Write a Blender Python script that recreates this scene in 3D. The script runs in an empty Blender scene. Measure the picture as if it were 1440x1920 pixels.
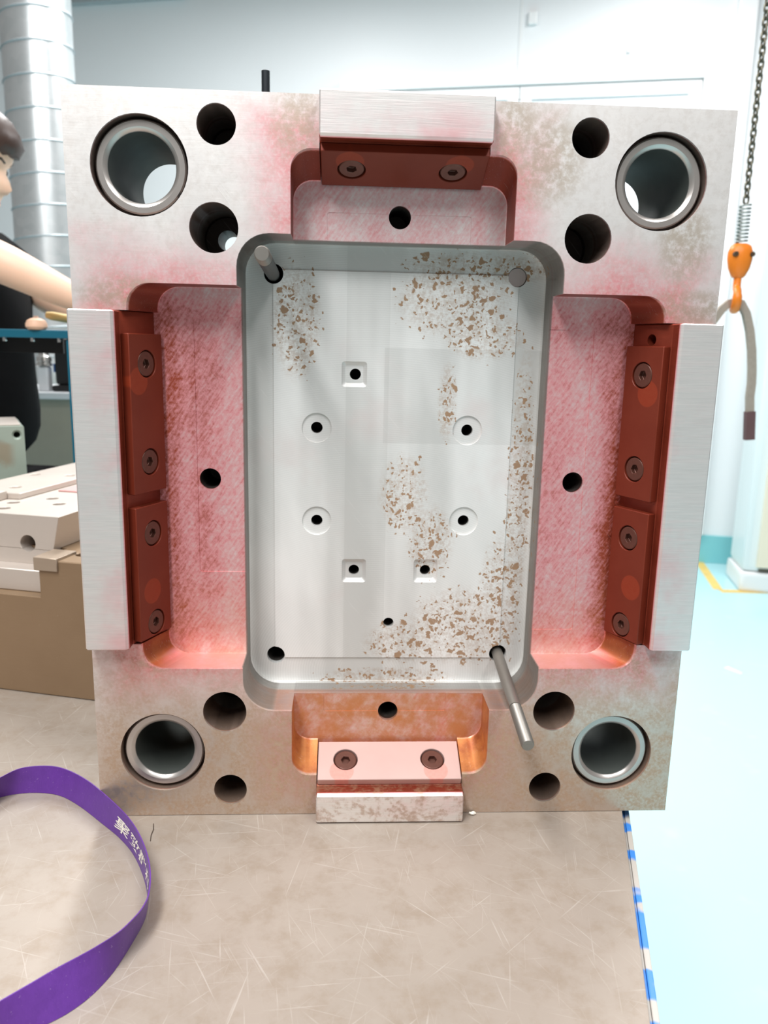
import bpy, bmesh, math, random
from mathutils import Vector, Matrix
from math import sin, cos, pi, radians
random.seed(7)
S = bpy.context.scene
COL = S.collection
# ------------------------------------------------------------------ camera
CAM = Vector((-0.04965, -0.70268, 0.45102))
RX = Vector((0.99850702, -0.0501364, 0.02168133))
DN = Vector((0.01102276, -0.2038155, -0.97894726))
FW = Vector((0.05349988, 0.9777247, -0.20295856))
cd = bpy.data.cameras.new('camera'); cam = bpy.data.objects.new('camera', cd); COL.objects.link(cam)
cd.sensor_fit = 'VERTICAL'; cd.sensor_height = 36; cd.sensor_width = 27
cd.lens = 1476.68 / 1920 * 36
cd.clip_start = 0.02; cd.clip_end = 60
cam.matrix_world = Matrix(((RX.x, -DN.x, -FW.x, CAM.x), (RX.y, -DN.y, -FW.y, CAM.y), (RX.z, -DN.z, -FW.z, CAM.z), (0, 0, 0, 1)))
cd.dof.use_dof = True; cd.dof.focus_distance = 0.70; cd.dof.aperture_fstop = 8.5
S.camera = cam
# ------------------------------------------------------------------ light
W = bpy.data.worlds.new('world'); S.world = W; W.use_nodes = True
bg = W.node_tree.nodes['Background']; bg.inputs[0].default_value = (1.0, 0.975, 0.95, 1); bg.inputs[1].default_value = 0.20
def area(name, loc, tgt, sx, sy, power, col=(1, 1, 1)):
    l = bpy.data.lights.new(name, 'AREA'); l.shape = 'RECTANGLE'; l.size = sx; l.size_y = sy; l.energy = power; l.color = col
    o = bpy.data.objects.new(name, l); COL.objects.link(o); o.location = loc
    o.rotation_euler = (Vector(tgt) - Vector(loc)).to_track_quat('-Z', 'Y').to_euler(); return o
area('ceiling_lamp', (-0.75, -1.25, 2.3), (-0.75, -1.25, 0), 0.4, 2.0, 72)
area('ceiling_lamp', (0.9, -1.4, 2.3), (0.9, -1.4, 0), 0.4, 2.0, 29)
area('ceiling_lamp', (0.1, 0.1, 2.4), (0.1, 0.1, 0), 1.6, 0.3, 16)
area('ceiling_lamp', (-0.6, 2.4, 2.6), (-0.6, 2.4, 0), 0.35, 2.0, 68)
area('ceiling_lamp', (1.5, 2.4, 2.6), (1.5, 2.4, 0), 0.35, 2.0, 60)
vs = S.view_settings
vs.view_transform = 'Standard'; vs.look = 'None'; vs.gamma = 1; vs.use_curve_mapping = False; vs.exposure = 0.36
FLOOR = -0.82
# ------------------------------------------------------------------ node helper
class NT:
    def __init__(s, name):
        s.m = bpy.data.materials.new(name); s.m.use_nodes = True
        s.t = s.m.node_tree; s.t.nodes.clear()
        s.out = s.t.nodes.new('ShaderNodeOutputMaterial'); s.b = s.t.nodes.new('ShaderNodeBsdfPrincipled')
        s.t.links.new(s.b.outputs[0], s.out.inputs[0]); s._xyz = None
        s.co = s.t.nodes.new('ShaderNodeTexCoord').outputs['Object']
    def put(s, sock, v):
        if isinstance(v, bpy.types.NodeSocket): s.t.links.new(v, sock)
        elif isinstance(v, (tuple, list)): sock.default_value = tuple(v) + ((1,) if len(v) == 3 and len(sock.default_value) == 4 else ())
        else: sock.default_value = v
    def math(s, op, a, b=0.0, c=0.0, clamp=False):
        n = s.t.nodes.new('ShaderNodeMath'); n.operation = op; n.use_clamp = clamp
        for i, v in enumerate((a, b, c)): s.put(n.inputs[i], v)
        return n.outputs[0]
    def add(s, a, b): return s.math('ADD', a, b)
    def sub(s, a, b): return s.math('SUBTRACT', a, b)
    def mul(s, a, b): return s.math('MULTIPLY', a, b)
    def mx(s, a, b): return s.math('MAXIMUM', a, b)
    def mn(s, a, b): return s.math('MINIMUM', a, b)
    def ab(s, a): return s.math('ABSOLUTE', a)
    def ss(s, v, a, b, lo=0.0, hi=1.0):
        n = s.t.nodes.new('ShaderNodeMapRange'); n.interpolation_type = 'SMOOTHSTEP'
        if a > b: a, b, lo, hi = b, a, hi, lo
        for i, x in zip((0, 1, 2, 3, 4), (v, a, b, lo, hi)): s.put(n.inputs[i], x)
        return n.outputs[0]
    def xyz(s):
        if not s._xyz:
            n = s.t.nodes.new('ShaderNodeSeparateXYZ'); s.t.links.new(s.co, n.inputs[0]); s._xyz = n.outputs
        return s._xyz
    def mapc(s, scale=(1, 1, 1), rot=(0, 0, 0), loc=(0, 0, 0)):
        n = s.t.nodes.new('ShaderNodeMapping'); src = s.co
        if any(rot):   # turn first, stretch after
            q = s.t.nodes.new('ShaderNodeMapping'); s.t.links.new(s.co, q.inputs[0]); q.inputs['Rotation'].default_value = rot; src = q.outputs[0]
        s.t.links.new(src, n.inputs[0])
        n.inputs['Scale'].default_value = scale; n.inputs['Location'].default_value = loc
        return n.outputs[0]
    def noise(s, scale, detail=3.0, rough=0.5, vec=None, dist=0.0):
        n = s.t.nodes.new('ShaderNodeTexNoise'); s.t.links.new(vec or s.co, n.inputs['Vector'])
        n.inputs['Scale'].default_value = scale; n.inputs['Detail'].default_value = detail; n.inputs['Roughness'].default_value = rough; n.inputs['Distortion'].default_value = dist
        return n.outputs[0]
    def vor(s, scale, vec=None, rnd=1.0):
        n = s.t.nodes.new('ShaderNodeTexVoronoi'); s.t.links.new(vec or s.co, n.inputs['Vector'])
        n.inputs['Scale'].default_value = scale; n.inputs['Randomness'].default_value = rnd
        return n.outputs
    def mix(s, f, a, b, mode='MIX'):
        n = s.t.nodes.new('ShaderNodeMix'); n.data_type = 'RGBA'; n.blend_type = mode
        s.put(n.inputs[0], f); s.put(n.inputs[6], a); s.put(n.inputs[7], b); return n.outputs[2]
    def ramp(s, f, stops):
        n = s.t.nodes.new('ShaderNodeValToRGB'); s.put(n.inputs[0], f); e = n.color_ramp.elements
        while len(e) < len(stops): e.new(0.5)
        for el, (p, c) in zip(e, stops): el.position = p; el.color = tuple(c) + (1,)
        return n.outputs[0]
    def bump(s, h, strength=0.2, dist=0.001):
        n = s.t.nodes.new('ShaderNodeBump'); n.inputs['Strength'].default_value = strength; n.inputs['Distance'].default_value = dist
        s.put(n.inputs['Height'], h); s.t.links.new(n.outputs[0], s.b.inputs['Normal'])
    def set(s, **k):
        for a, v in k.items(): s.put(s.b.inputs[a], v)
        return s.m
def plain(name, col, rough=0.5, metal=0.0, nz=0.06, scale=30, **k):
    n = NT(name); f = n.noise(scale, 4)
    c = n.mix(f, [max(0, x * (1 - nz)) for x in col], [min(1, x * (1 + nz)) for x in col])
    return n.set(**{'Base Color': c, 'Roughness': rough, 'Metallic': metal, **k})

STEEL = (0.89, 0.855, 0.83)
INK = [(0.0, STEEL), (0.25, (0.86, 0.62, 0.62)), (0.55, (0.80, 0.32, 0.335)), (0.8, (0.40, 0.075, 0.04)), (1.0, (0.17, 0.020, 0.007))]
def plate_material():
    n = NT('inked_mould_steel'); x, y, z = n.xyz()
    n1 = n.noise(9, 4, 0.6); n2 = n.noise(48, 5, 0.65); n3 = n.noise(330, 4, 0.6); n4 = n.noise(130, 4, 0.7)
    ax = n.ab(x); az = n.ab(n.sub(z, 0.327))
    d1 = n.mx(n.sub(ax, 0.235), n.sub(az, 0.1745)); d2 = n.mx(n.sub(ax, 0.096), n.sub(az, 0.285))
    d = n.mn(d1, d2)
    front = n.ss(y, 0.004, 0.001); rec = n.sub(1.0, front)
    # ink smeared on the parting face round the pockets
    inkf = n.mul(n.ss(n.add(d, n.mul(n.sub(n1, 0.5), 0.12)), 0.055, -0.02), n.ss(n2, 0.25, 0.8, 0.36, 0.74))
    inkf = n.mul(inkf, n.ss(z, 0.25, 0.05, 1.0, 1.25))
    inkf = n.mul(inkf, n.ss(n3, 0.3, 0.6, 0.75, 1.1))
    # pocket seats and walls
    floor_m = n.ss(n.ab(n.sub(y, 0.041)), 0.0035, 0.0015)
    scf = n.noise(1, 3, 0.65, n.mapc((420, 420, 60), (0, -0.6, 0))); lan = n.noise(1, 2, 0.5, n.mapc((30, 1, 4))); fl = n.add(n.ss(n2, 0.2, 0.85, 0.42, 0.58), n.mul(n.sub(n3, 0.5), 0.55)); fl = n.add(fl, n.add(n.mul(n.sub(scf, 0.5), 0.55), n.mul(n.sub(lan, 0.5), 0.55)))
    fl = n.add(fl, n.mul(n.sub(n1, 0.5), 0.30))
    fl = n.add(fl, n.ss(ax, 0.185, 0.218, 0.0, 0.24))
    # worn paler at the ends of the side seats
    fl = n.sub(fl, n.mul(n.ss(az, 0.15, 0.175), 0.2))
    cen = n.mul(n.ss(ax, 0.1435, 0.142), n.ss(az, 0.2185, 0.217))
    wall = n.mul(n.mul(n.add(0.80, n.mul(n1, 0.3)), n.sub(1.0, n.mul(n.mul(n.ss(z, 0.1635, 0.157), n.ss(z, 0.13, 0.14)), n.ss(ax, 0.235, 0.195, 0.0, 0.62)))), n.sub(1.0, n.mul(cen, 0.93)))  # upward-facing end walls of the side pockets painted paler, as if lit
    inkr = n.add(n.mul(floor_m, fl), n.mul(n.sub(1.0, floor_m), wall))
    deep = n.ss(y, 0.046, 0.052)
    inkr = n.mul(inkr, n.sub(1.0, deep))
    ink = n.math('ADD', n.mul(front, inkf), n.mul(rec, inkr), clamp=True)
    col = n.ramp(ink, INK)
    # steel tone: broad patches, tool marks
    vst = n.noise(1, 2, 0.5, n.mapc((26, 1, 2.2))); hst = n.noise(1, 3, 0.5, n.mapc((30, 30, 900)))
    tone = n.add(0.86, n.add(n.mul(vst, 0.16), n.mul(n1, 0.10)))
    col = n.mix(1.0, col, tone, 'MULTIPLY')
    # cutter lanes: flats milled in strips that differ a little in finish
    lane = n.mul(n.math('GREATER_THAN', x, -0.047), n.math('LESS_THAN', x, -0.0055))
    lane2 = n.mul(n.math('GREATER_THAN', x, -0.010), n.mul(n.math('GREATER_THAN', z, 0.36), n.math('LESS_THAN', z, 0.452)))
    wv = n.t.nodes.new('ShaderNodeTexWave'); wv.wave_type = 'RINGS'; wv.rings_direction = 'Y'; wv.inputs['Scale'].default_value = 120; wv.inputs['Distortion'].default_value = 1.5; wv.inputs['Detail'].default_value = 2
    n.t.links.new(n.mapc((1, 1, 1.25), (0, 0, 0), (0.02, 0, -0.15)), wv.inputs['Vector'])
    vs2 = n.noise(1, 3, 0.6, n.mapc((11, 1, 3.5), (0, 0.25, 0), (1.3, 0, 0.4)))
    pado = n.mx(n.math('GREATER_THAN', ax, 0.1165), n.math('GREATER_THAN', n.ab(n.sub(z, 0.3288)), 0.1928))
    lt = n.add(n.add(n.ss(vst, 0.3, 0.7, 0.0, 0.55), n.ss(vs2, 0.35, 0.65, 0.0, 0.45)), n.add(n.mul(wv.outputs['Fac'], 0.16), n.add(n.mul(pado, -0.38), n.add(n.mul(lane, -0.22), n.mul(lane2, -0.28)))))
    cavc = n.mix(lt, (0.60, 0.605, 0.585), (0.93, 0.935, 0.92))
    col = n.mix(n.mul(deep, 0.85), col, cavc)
    col = n.mix(n.mul(n.mul(deep, n.ss(n1, 0.52, 0.75)), 0.35), col, (0.72, 0.55, 0.53))
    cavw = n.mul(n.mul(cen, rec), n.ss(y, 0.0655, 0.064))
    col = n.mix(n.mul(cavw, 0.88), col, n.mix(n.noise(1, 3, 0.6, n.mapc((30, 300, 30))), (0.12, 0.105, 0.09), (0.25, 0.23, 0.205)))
    # brown staining low on the plate, mottled
    low = n.ss(n.add(z, n.mul(n.sub(n1, 0.5), 0.16)), 0.20, 0.06)
    mott = n.ss(n.add(n.mul(n4, 0.55), n.mul(n3, 0.45)), 0.36, 0.6)
    st = n.mul(n.mul(low, front), n.mul(mott, n.ss(n2, 0.3, 0.6)))
    col = n.mix(n.mul(n.mul(low, front), 0.68), col, (0.44, 0.335, 0.245))
    col = n.mix(n.mul(st, 1.0), col, (0.40, 0.25, 0.14))
    col = n.mix(n.mul(front, n.mul(n.ss(n.add(n.mul(n4, 0.6), n.mul(n2, 0.4)), 0.44, 0.62), 0.26)), col, (0.56, 0.49, 0.44))
    # faint stains elsewhere on the face
    def blob(cx, cz, rx, rz):
        a = n.math('DIVIDE', n.sub(x, cx), rx); b = n.math('DIVIDE', n.sub(z, cz), rz)
        return n.ss(n.add(n.mul(a, a), n.mul(b, b)), 1.0, 0.0)
    bl = None
    for c in ((-0.235, 0.492, 0.05, 0.02), (0.255, 0.492, 0.05, 0.02), (-0.09, 0.632, 0.028, 0.04), (0.092, 0.632, 0.028, 0.04), (0.245, 0.545, 0.03, 0.045), (0.12, 0.61, 0.04, 0.05)):
        q = blob(*c); bl = q if bl is None else n.mx(bl, q)
    col = n.mix(n.mul(n.mul(bl, front), n.mul(n.ss(n4, 0.3, 0.6), 0.6)), col, (0.47, 0.36, 0.25))
    # orange brown rust inked into the low pocket
    ob = n.mul(n.mul(n.mul(rec, n.sub(1.0, deep)), n.ss(z, 0.27, 0.09)), n.mul(n.sub(1.0, n.mul(cen, 0.8)), n.sub(1.0, n.mul(n.ss(z, 0.13, 0.14), 0.40))))
    col = n.mix(n.mul(ob, n.ss(n2, 0.25, 0.65, 0.25, 0.9)), col, (0.62, 0.24, 0.07))
    # rust spots on the cavity floor
    dens = None
    for c in ((0.055, 0.497, 0.07, 0.045), (0.085, 0.465, 0.05, 0.03), (-0.095, 0.475, 0.03, 0.07), (0.012, 0.31, 0.032, 0.05), (0.04, 0.26, 0.03, 0.05), (0.075, 0.17, 0.07, 0.055), (0.02, 0.152, 0.06, 0.03), (0.128, 0.30, 0.016, 0.2), (0.052, 0.40, 0.012, 0.05), (0.08, 0.527, 0.09, 0.02), (0.115, 0.20, 0.03, 0.09), (0.0, 0.115, 0.09, 0.012)):
        q = blob(*c); dens = q if dens is None else n.mx(dens, q)
    wob = n.t.nodes.new('ShaderNodeMix'); wob.data_type = 'VECTOR'; wob.inputs[0].default_value = 0.012
    nn = n.t.nodes.new('ShaderNodeTexNoise'); nn.inputs['Scale'].default_value = 160; n.t.links.new(n.co, nn.inputs['Vector'])
    n.t.links.new(n.co, wob.inputs[4]); n.t.links.new(nn.outputs['Color'], wob.inputs[5])
    va = n.vor(95, wob.outputs[1]); vb = n.vor(210, wob.outputs[1])
    ra = n.t.nodes.new('ShaderNodeSeparateXYZ'); n.t.links.new(va[1], ra.inputs[0])
    rb = n.t.nodes.new('ShaderNodeSeparateXYZ'); n.t.links.new(vb[1], rb.inputs[0])
    sa = n.mul(n.ss(va[0], 0.33, 0.24), n.ss(n.sub(n.mul(dens, 0.95), ra.outputs[0]), 0.0, 0.06))
    sb = n.mul(n.ss(vb[0], 0.42, 0.30), n.ss(n.sub(n.mul(dens, 0.8), rb.outputs[0]), 0.0, 0.06))
    haze = n.mul(n.mul(n.ss(dens, 0.05, 0.9), n.ss(n.add(n.mul(n4, 0.5), n.mul(n3, 0.5)), 0.42, 0.6)), 0.42)
    spots = n.mul(n.math('MAXIMUM', n.mx(sa, sb), haze, clamp=True), deep)
    col = n.mix(n.mul(spots, 0.88), col, n.mix(n4, (0.26, 0.115, 0.04), (0.36, 0.20, 0.075)))
    # shade inside holes and bores, painted in as a dark oily tone
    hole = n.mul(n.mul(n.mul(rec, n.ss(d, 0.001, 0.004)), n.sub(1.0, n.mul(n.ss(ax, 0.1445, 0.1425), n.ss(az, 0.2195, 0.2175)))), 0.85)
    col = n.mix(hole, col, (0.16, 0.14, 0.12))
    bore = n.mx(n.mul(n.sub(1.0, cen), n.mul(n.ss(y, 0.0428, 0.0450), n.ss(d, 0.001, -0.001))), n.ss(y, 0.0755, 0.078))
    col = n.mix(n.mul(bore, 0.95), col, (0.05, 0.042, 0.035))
    # fine surface scratches
    scr = n.ss(n.noise(1, 2, 0.6, n.mapc((700, 700, 25), (0, 0.7, 0))), 0.62, 0.75)
    col = n.mix(n.mul(scr, 0.12), col, (0.95, 0.93, 0.92))
    n.bump(n.add(n.mul(n3, 0.5), n.add(n.mul(hst, 0.5), n.mul(scr, 0.3))), 0.10, 0.0006)
    met = n.sub(0.78, n.math('ADD', n.mul(ink, 0.35), n.mul(n.mx(spots, st), 0.5), clamp=True))
    met = n.mul(met, n.sub(1.0, n.mul(deep, 0.45)))
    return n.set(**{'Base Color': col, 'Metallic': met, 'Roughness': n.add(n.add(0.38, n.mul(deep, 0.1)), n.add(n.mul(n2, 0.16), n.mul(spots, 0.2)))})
def lock_material():
    n = NT('brushed_lock_steel'); x, y, z = n.xyz()
    n1 = n.noise(14, 4, 0.6); n3 = n.noise(250, 4, 0.6)
    br = n.noise(1, 4, 0.6, n.mapc((35, 60, 900))); br2 = n.noise(1, 3, 0.6, n.mapc((12, 30, 240)))
    front = n.ss(y, -0.0145, -0.0165)
    u = n.mn(n.ab(n.sub(n.ab(x), 0.24)), n.ab(n.sub(n.ab(n.sub(z, 0.327)), 0.29)))
    inkf = n.math('ADD', n.mul(n.ss(u, 0.045, 0.0), n.mul(n.ss(n1, 0.4, 0.75), 0.36)), n.mul(n.sub(br2, 0.5), 0.16), clamp=True)
    ink = n.add(n.mul(front, inkf), n.mul(n.mul(n.sub(1.0, front), n.ss(y, -0.0165, -0.0135)), n.add(0.72, n.mul(n1, 0.4))))
    col = n.ramp(ink, INK)
    col = n.mix(1.0, col, n.add(0.76, n.add(n.mul(br, 0.26), n.mul(br2, 0.14))), 'MULTIPLY')
    low = n.mul(n.ss(z, 0.07, 0.03), n.ss(n.add(n.mul(n3, 0.3), n.mul(n.noise(60, 5, 0.7), 0.7)), 0.46, 0.62))
    col = n.mix(n.mul(low, 0.6), col, (0.42, 0.25, 0.15))
    n.bump(n.add(br, n.mul(br2, 0.6)), 0.13, 0.0008)
    return n.set(**{'Base Color': col, 'Metallic': n.sub(0.75, n.mul(ink, 0.3)), 'Roughness': 0.42})
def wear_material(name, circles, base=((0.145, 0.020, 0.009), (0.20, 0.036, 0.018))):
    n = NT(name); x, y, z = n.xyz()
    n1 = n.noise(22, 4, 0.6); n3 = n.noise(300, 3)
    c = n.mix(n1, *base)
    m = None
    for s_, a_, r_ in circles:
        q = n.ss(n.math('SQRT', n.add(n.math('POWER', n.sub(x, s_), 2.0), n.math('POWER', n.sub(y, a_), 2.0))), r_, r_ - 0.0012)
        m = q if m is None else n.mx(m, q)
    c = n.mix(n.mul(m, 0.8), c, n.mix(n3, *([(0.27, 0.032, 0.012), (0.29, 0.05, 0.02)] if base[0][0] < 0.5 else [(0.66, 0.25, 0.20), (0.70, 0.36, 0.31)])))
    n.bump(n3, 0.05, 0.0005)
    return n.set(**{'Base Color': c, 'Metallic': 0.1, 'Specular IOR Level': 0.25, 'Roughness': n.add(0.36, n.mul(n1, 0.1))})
def bench_material():
    n = NT('scratched_bench_steel'); x, y, z = n.xyz()
    n1 = n.noise(5, 5, 0.6); n2 = n.noise(28, 6, 0.7); n3 = n.noise(180, 4, 0.7)
    c = n.mix(n1, (0.285, 0.24, 0.198), (0.42, 0.365, 0.315))
    c = n.mix(n.mul(n.ss(n2, 0.42, 0.72), 0.6), c, (0.27, 0.21, 0.155))
    c = n.mix(n.mul(n.ss(n.noise(3.3, 3, 0.5, n.mapc(loc=(3, 1, 0))), 0.55, 0.75), 0.35), c, (0.40, 0.29, 0.20))
    hs = None
    for k, (rot, sc) in enumerate(((0.5, (12, 420, 1)), (-0.35, (9, 380, 1)), (1.15, (12, 460, 1)), (0.05, (8, 400, 1)), (-1.0, (14, 440, 1)), (0.8, (11, 430, 1)), (1.5, (10, 400, 1)))):
        q = n.ss(n.noise(1, 2, 0.55, n.mapc(sc, (0, 0, rot), (k * 3.1, k * 7.7, 0))), 0.66, 0.78); hs = q if hs is None else n.mx(hs, q)
    c = n.mix(n.mul(hs, 0.19), c, (0.80, 0.77, 0.73))
    dk = n.ss(n.noise(1, 3, 0.6, n.mapc((30, 420, 1), (0, 0, -0.6), (7, 2, 0))), 0.68, 0.8)
    c = n.mix(n.mul(dk, 0.5), c, (0.24, 0.195, 0.155))
    c = n.mix(n.mul(n.ss(n3, 0.6, 0.72), 0.25), c, (0.36, 0.30, 0.24))
    n.bump(n.add(n.mul(hs, -0.5), n.mul(n3, 0.4)), 0.12, 0.0006)
    return n.set(**{'Base Color': c, 'Metallic': 0.2, 'Roughness': n.add(0.42, n.mul(n2, 0.2))})
def brown_steel(name, a, b, metal=0.5, rough=0.45):
    n = NT(name); n1 = n.noise(14, 5, 0.6); n3 = n.noise(160, 4, 0.7); g = n.noise(1, 3, 0.6, n.mapc((40, 40, 600)))
    c = n.mix(n.add(n.mul(n1, 0.7), n.mul(g, 0.3)), a, b); c = n.mix(n.mul(n.ss(n3, 0.68, 0.75), 0.3), c, (0.85, 0.78, 0.68))
    n.bump(n3, 0.06, 0.0005)
    return n.set(**{'Base Color': c, 'Metallic': metal, 'Roughness': rough})
M = {}
M['plate'] = plate_material(); M['lock'] = lock_material(); M['bench'] = bench_material()
M['screw'] = plain('inked_screw', (0.13, 0.05, 0.035), 0.38, 0.4, 0.2, 200)
M['socket'] = plain('screw_socket', (0.10, 0.07, 0.06), 0.5, 0.6)
def bush_material():
    n = NT('bushing_steel'); x, y, z = n.xyz(); n1 = n.noise(30, 5, 0.6)
    rr = n.math('SQRT', n.add(n.mul(x, x), n.mul(z, z)))
    c = n.mix(n1, (0.46, 0.43, 0.40), (0.60, 0.56, 0.53)); oil_shade = n.mul(n.ss(rr, 0.0290, 0.0285), n.ss(y, 0.008, 0.011))  # bore wall: tunnel shade put into the colour as a dark oily tone
    c = n.mix(oil_shade, c, n.mix(n.noise(18, 3), (0.025, 0.03, 0.028), (0.10, 0.11, 0.10)))
    return n.set(**{'Base Color': c, 'Metallic': n.sub(0.85, n.mul(oil_shade, 0.75)), 'Roughness': n.add(0.33, n.mul(oil_shade, 0.3)), 'Specular IOR Level': n.sub(0.5, n.mul(oil_shade, 0.35))})
M['bush'] = bush_material()
M['bush0'] = brown_steel('bushing_steel', (0.50, 0.47, 0.44), (0.62, 0.58, 0.55), 0.85, 0.34)
M['rod'] = brown_steel('bolt_steel', (0.22, 0.20, 0.18), (0.32, 0.30, 0.27), 0.75, 0.46)
M['pin'] = plain('pin_steel', (0.55, 0.5, 0.48), 0.3, 0.9)
M['mould2'] = brown_steel('brown_tool_steel', (0.24, 0.155, 0.088), (0.32, 0.22, 0.135), 0.3, 0.42)
M['mould2l'] = brown_steel('pale_tool_steel', (0.55, 0.485, 0.43), (0.64, 0.575, 0.52), 0.4, 0.45)
M['mould2m'] = brown_steel('mid_tool_steel', (0.36, 0.28, 0.21), (0.44, 0.35, 0.27), 0.4, 0.42)
M['mould2p'] = plain('pink_inked_steel', (0.75, 0.42, 0.40), 0.45, 0.4, 0.12)
M['green'] = brown_steel('grey_green_steel', (0.42, 0.50, 0.45), (0.50, 0.57, 0.51), 0.3, 0.5)
M['floor'] = None
# ------------------------------------------------------------------ mesh helpers
def new_obj(name, bm, mat=None, parent=None, smooth=35, recalc=True):
    if recalc: bmesh.ops.recalc_face_normals(bm, faces=bm.faces)
    me = bpy.data.meshes.new(name); bm.to_mesh(me); bm.free()
    return link_mesh(name, me, mat, parent, smooth)
def finish(me, smooth=35):
    if smooth:
        me.polygons.foreach_set('use_smooth', [True] * len(me.polygons)); me.set_sharp_from_angle(angle=radians(smooth))
    else: me.polygons.foreach_set('use_smooth', [False] * len(me.polygons))
    if smooth:
        for p in me.polygons:
            if p.loop_total > 4 or max(abs(c) for c in p.normal) > 0.9997: p.use_smooth = False
def link_mesh(name, me, mat=None, parent=None, smooth=35):
    if mat: me.materials.clear(); me.materials.append(mat)
    finish(me, smooth)
    o = bpy.data.objects.new(name, me); COL.objects.link(o)
    if parent: o.parent = parent
    return o
def tag(o, label=None, cat=None, group=None, kind=None):
    if label: o['label'] = label
    if cat: o['category'] = cat
    if group: o['group'] = group
    if kind: o['kind'] = kind
    return o
def empty(name, label, cat, loc=(0, 0, 0), rz=0, group=None):
    o = bpy.data.objects.new(name, None); COL.objects.link(o); o.location = loc; o.rotation_euler = (0, 0, rz); o.empty_display_size = 0.05
    return tag(o, label, cat, group)
def loft(bm, rings, cap0=True, cap1=True, closed=True):
    vs_ = [[bm.verts.new(p) for p in r] for r in rings]; n = len(rings[0])
    for a, b in zip(vs_, vs_[1:]):
        for i in range(n if closed else n - 1):
            j = (i + 1) % n; bm.faces.new((a[i], a[j], b[j], b[i]))
    if cap0: bm.faces.new(vs_[0])
    if cap1: bm.faces.new(vs_[-1][::-1])
    return vs_
def box(bm, x0, x1, y0, y1, z0, z1, bev=0.0, mtx=None):
    g = bmesh.ops.create_cube(bm, size=1.0)['verts']
    for v in g: v.co = Vector((x0 + (v.co.x + .5) * (x1 - x0), y0 + (v.co.y + .5) * (y1 - y0), z0 + (v.co.z + .5) * (z1 - z0)))
    if bev:
        es = list({e for v in g for e in v.link_edges}); r = bmesh.ops.bevel(bm, geom=es, offset=bev, segments=2, affect='EDGES', profile=0.6)
        g = list({v for f in r['faces'] for v in f.verts} | {v for v in g if v.is_valid})
    if mtx:
        for v in g: v.co = mtx @ v.co
    return g
def cyl(bm, p0, p1, r0, r1=None, n=24, cap=True):
    p0, p1 = Vector(p0), Vector(p1); r1 = r0 if r1 is None else r1
    q = (p1 - p0).to_track_quat('Z', 'Y')
    ring = lambda p, r: [p + q @ Vector((r * cos(2 * pi * i / n), r * sin(2 * pi * i / n), 0)) for i in range(n)]
    loft(bm, [ring(p0, r0), ring(p1, r1)], cap, cap)
def lathe(bm, p0, axis, prof, n=32, closed_prof=False):
    p0 = Vector(p0); q = Vector(axis).to_track_quat('Z', 'Y')
    rings = [[p0 + q @ Vector((r * cos(2 * pi * i / n), r * sin(2 * pi * i / n), h)) for i in range(n)] for r, h in prof]
    if closed_prof: loft(bm, rings + [rings[0]], False, False); bmesh.ops.remove_doubles(bm, verts=bm.verts, dist=1e-7)
    else: loft(bm, rings)
def tube(bm, pts, r, n=10, cap=True, closed=False):
    pts = [Vector(p) for p in pts]; rings = []; up = None
    m = len(pts)
    for i, p in enumerate(pts):
        a = pts[(i - 1) % m] if closed or i else p; b = pts[(i + 1) % m] if closed or i < m - 1 else p
        t = (b - a).normalized()
        if up is None: up = Vector((0, 0, 1)) if abs(t.z) < 0.9 else Vector((1, 0, 0))
        s_ = t.cross(up).normalized(); up = s_.cross(t).normalized()
        rr = r[i] if isinstance(r, (list, tuple)) else r
        rings.append([p + rr * (cos(2 * pi * k / n) * s_ + sin(2 * pi * k / n) * up) for k in range(n)])
    if closed: loft(bm, rings + [rings[0]], False, False); bmesh.ops.remove_doubles(bm, verts=bm.verts, dist=1e-7)
    else: loft(bm, rings, cap, cap)
def rrect(x0, x1, z0, z1, r, seg=8):
    """rounded rectangle outline; r = one radius or four (tl, tr, br, bl)"""
    rs = r if isinstance(r, (list, tuple)) else (r,) * 4; out = []
    for (cx, cz, rr, a0) in ((x0 + rs[0], z1 - rs[0], rs[0], 180), (x1 - rs[1], z1 - rs[1], rs[1], 90), (x1 - rs[2], z0 + rs[2], rs[2], 0), (x0 + rs[3], z0 + rs[3], rs[3], -90)):
        for k in range(seg + 1):
            a = radians(a0 - 90 * k / seg); out.append((cx + rr * cos(a), cz + rr * sin(a)))
    return out
def ysolid(bm, stations):
    """closed solid lofted through (outline, y) stations, outlines in the x-z plane"""
    loft(bm, [[(px, y, pz) for px, pz in o] for o, y in stations])
def holey(bm, cx, cz, r, y0, y1, n=40): cyl(bm, (cx, y0, cz), (cx, y1, cz), r, n=n)
def bm_obj(bm):
    bmesh.ops.recalc_face_normals(bm, faces=bm.faces); me = bpy.data.meshes.new('tmp'); bm.to_mesh(me); bm.free()
    o = bpy.data.objects.new('tmp', me); COL.objects.link(o); return o
def cut(o, cutters, bevel=0.0, segs=1, op='DIFFERENCE', tri=False):
    """boolean the cutters out of o, bake the result into o's mesh"""
    for c in cutters:
        m = o.modifiers.new('b', 'BOOLEAN'); m.operation = op; m.solver = 'EXACT'; m.object = c
    if bevel:
        if tri: o.modifiers.new('t', 'TRIANGULATE')
        m = o.modifiers.new('v', 'BEVEL'); m.width = bevel; m.segments = segs; m.limit_method = 'ANGLE'; m.angle_limit = radians(40); m.use_clamp_overlap = True; m.harden_normals = False
    dg = bpy.context.evaluated_depsgraph_get(); dg.update()
    me = bpy.data.meshes.new_from_object(o.evaluated_get(dg)); old = o.data
    o.modifiers.clear(); o.data = me
    for c in cutters: bpy.data.objects.remove(c)
    return o
def inst(src, parent, mtx=None, name=None):
    c = src.copy(); COL.objects.link(c); c.parent = parent
    if mtx is not None: c.matrix_local = mtx
    return c

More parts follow.
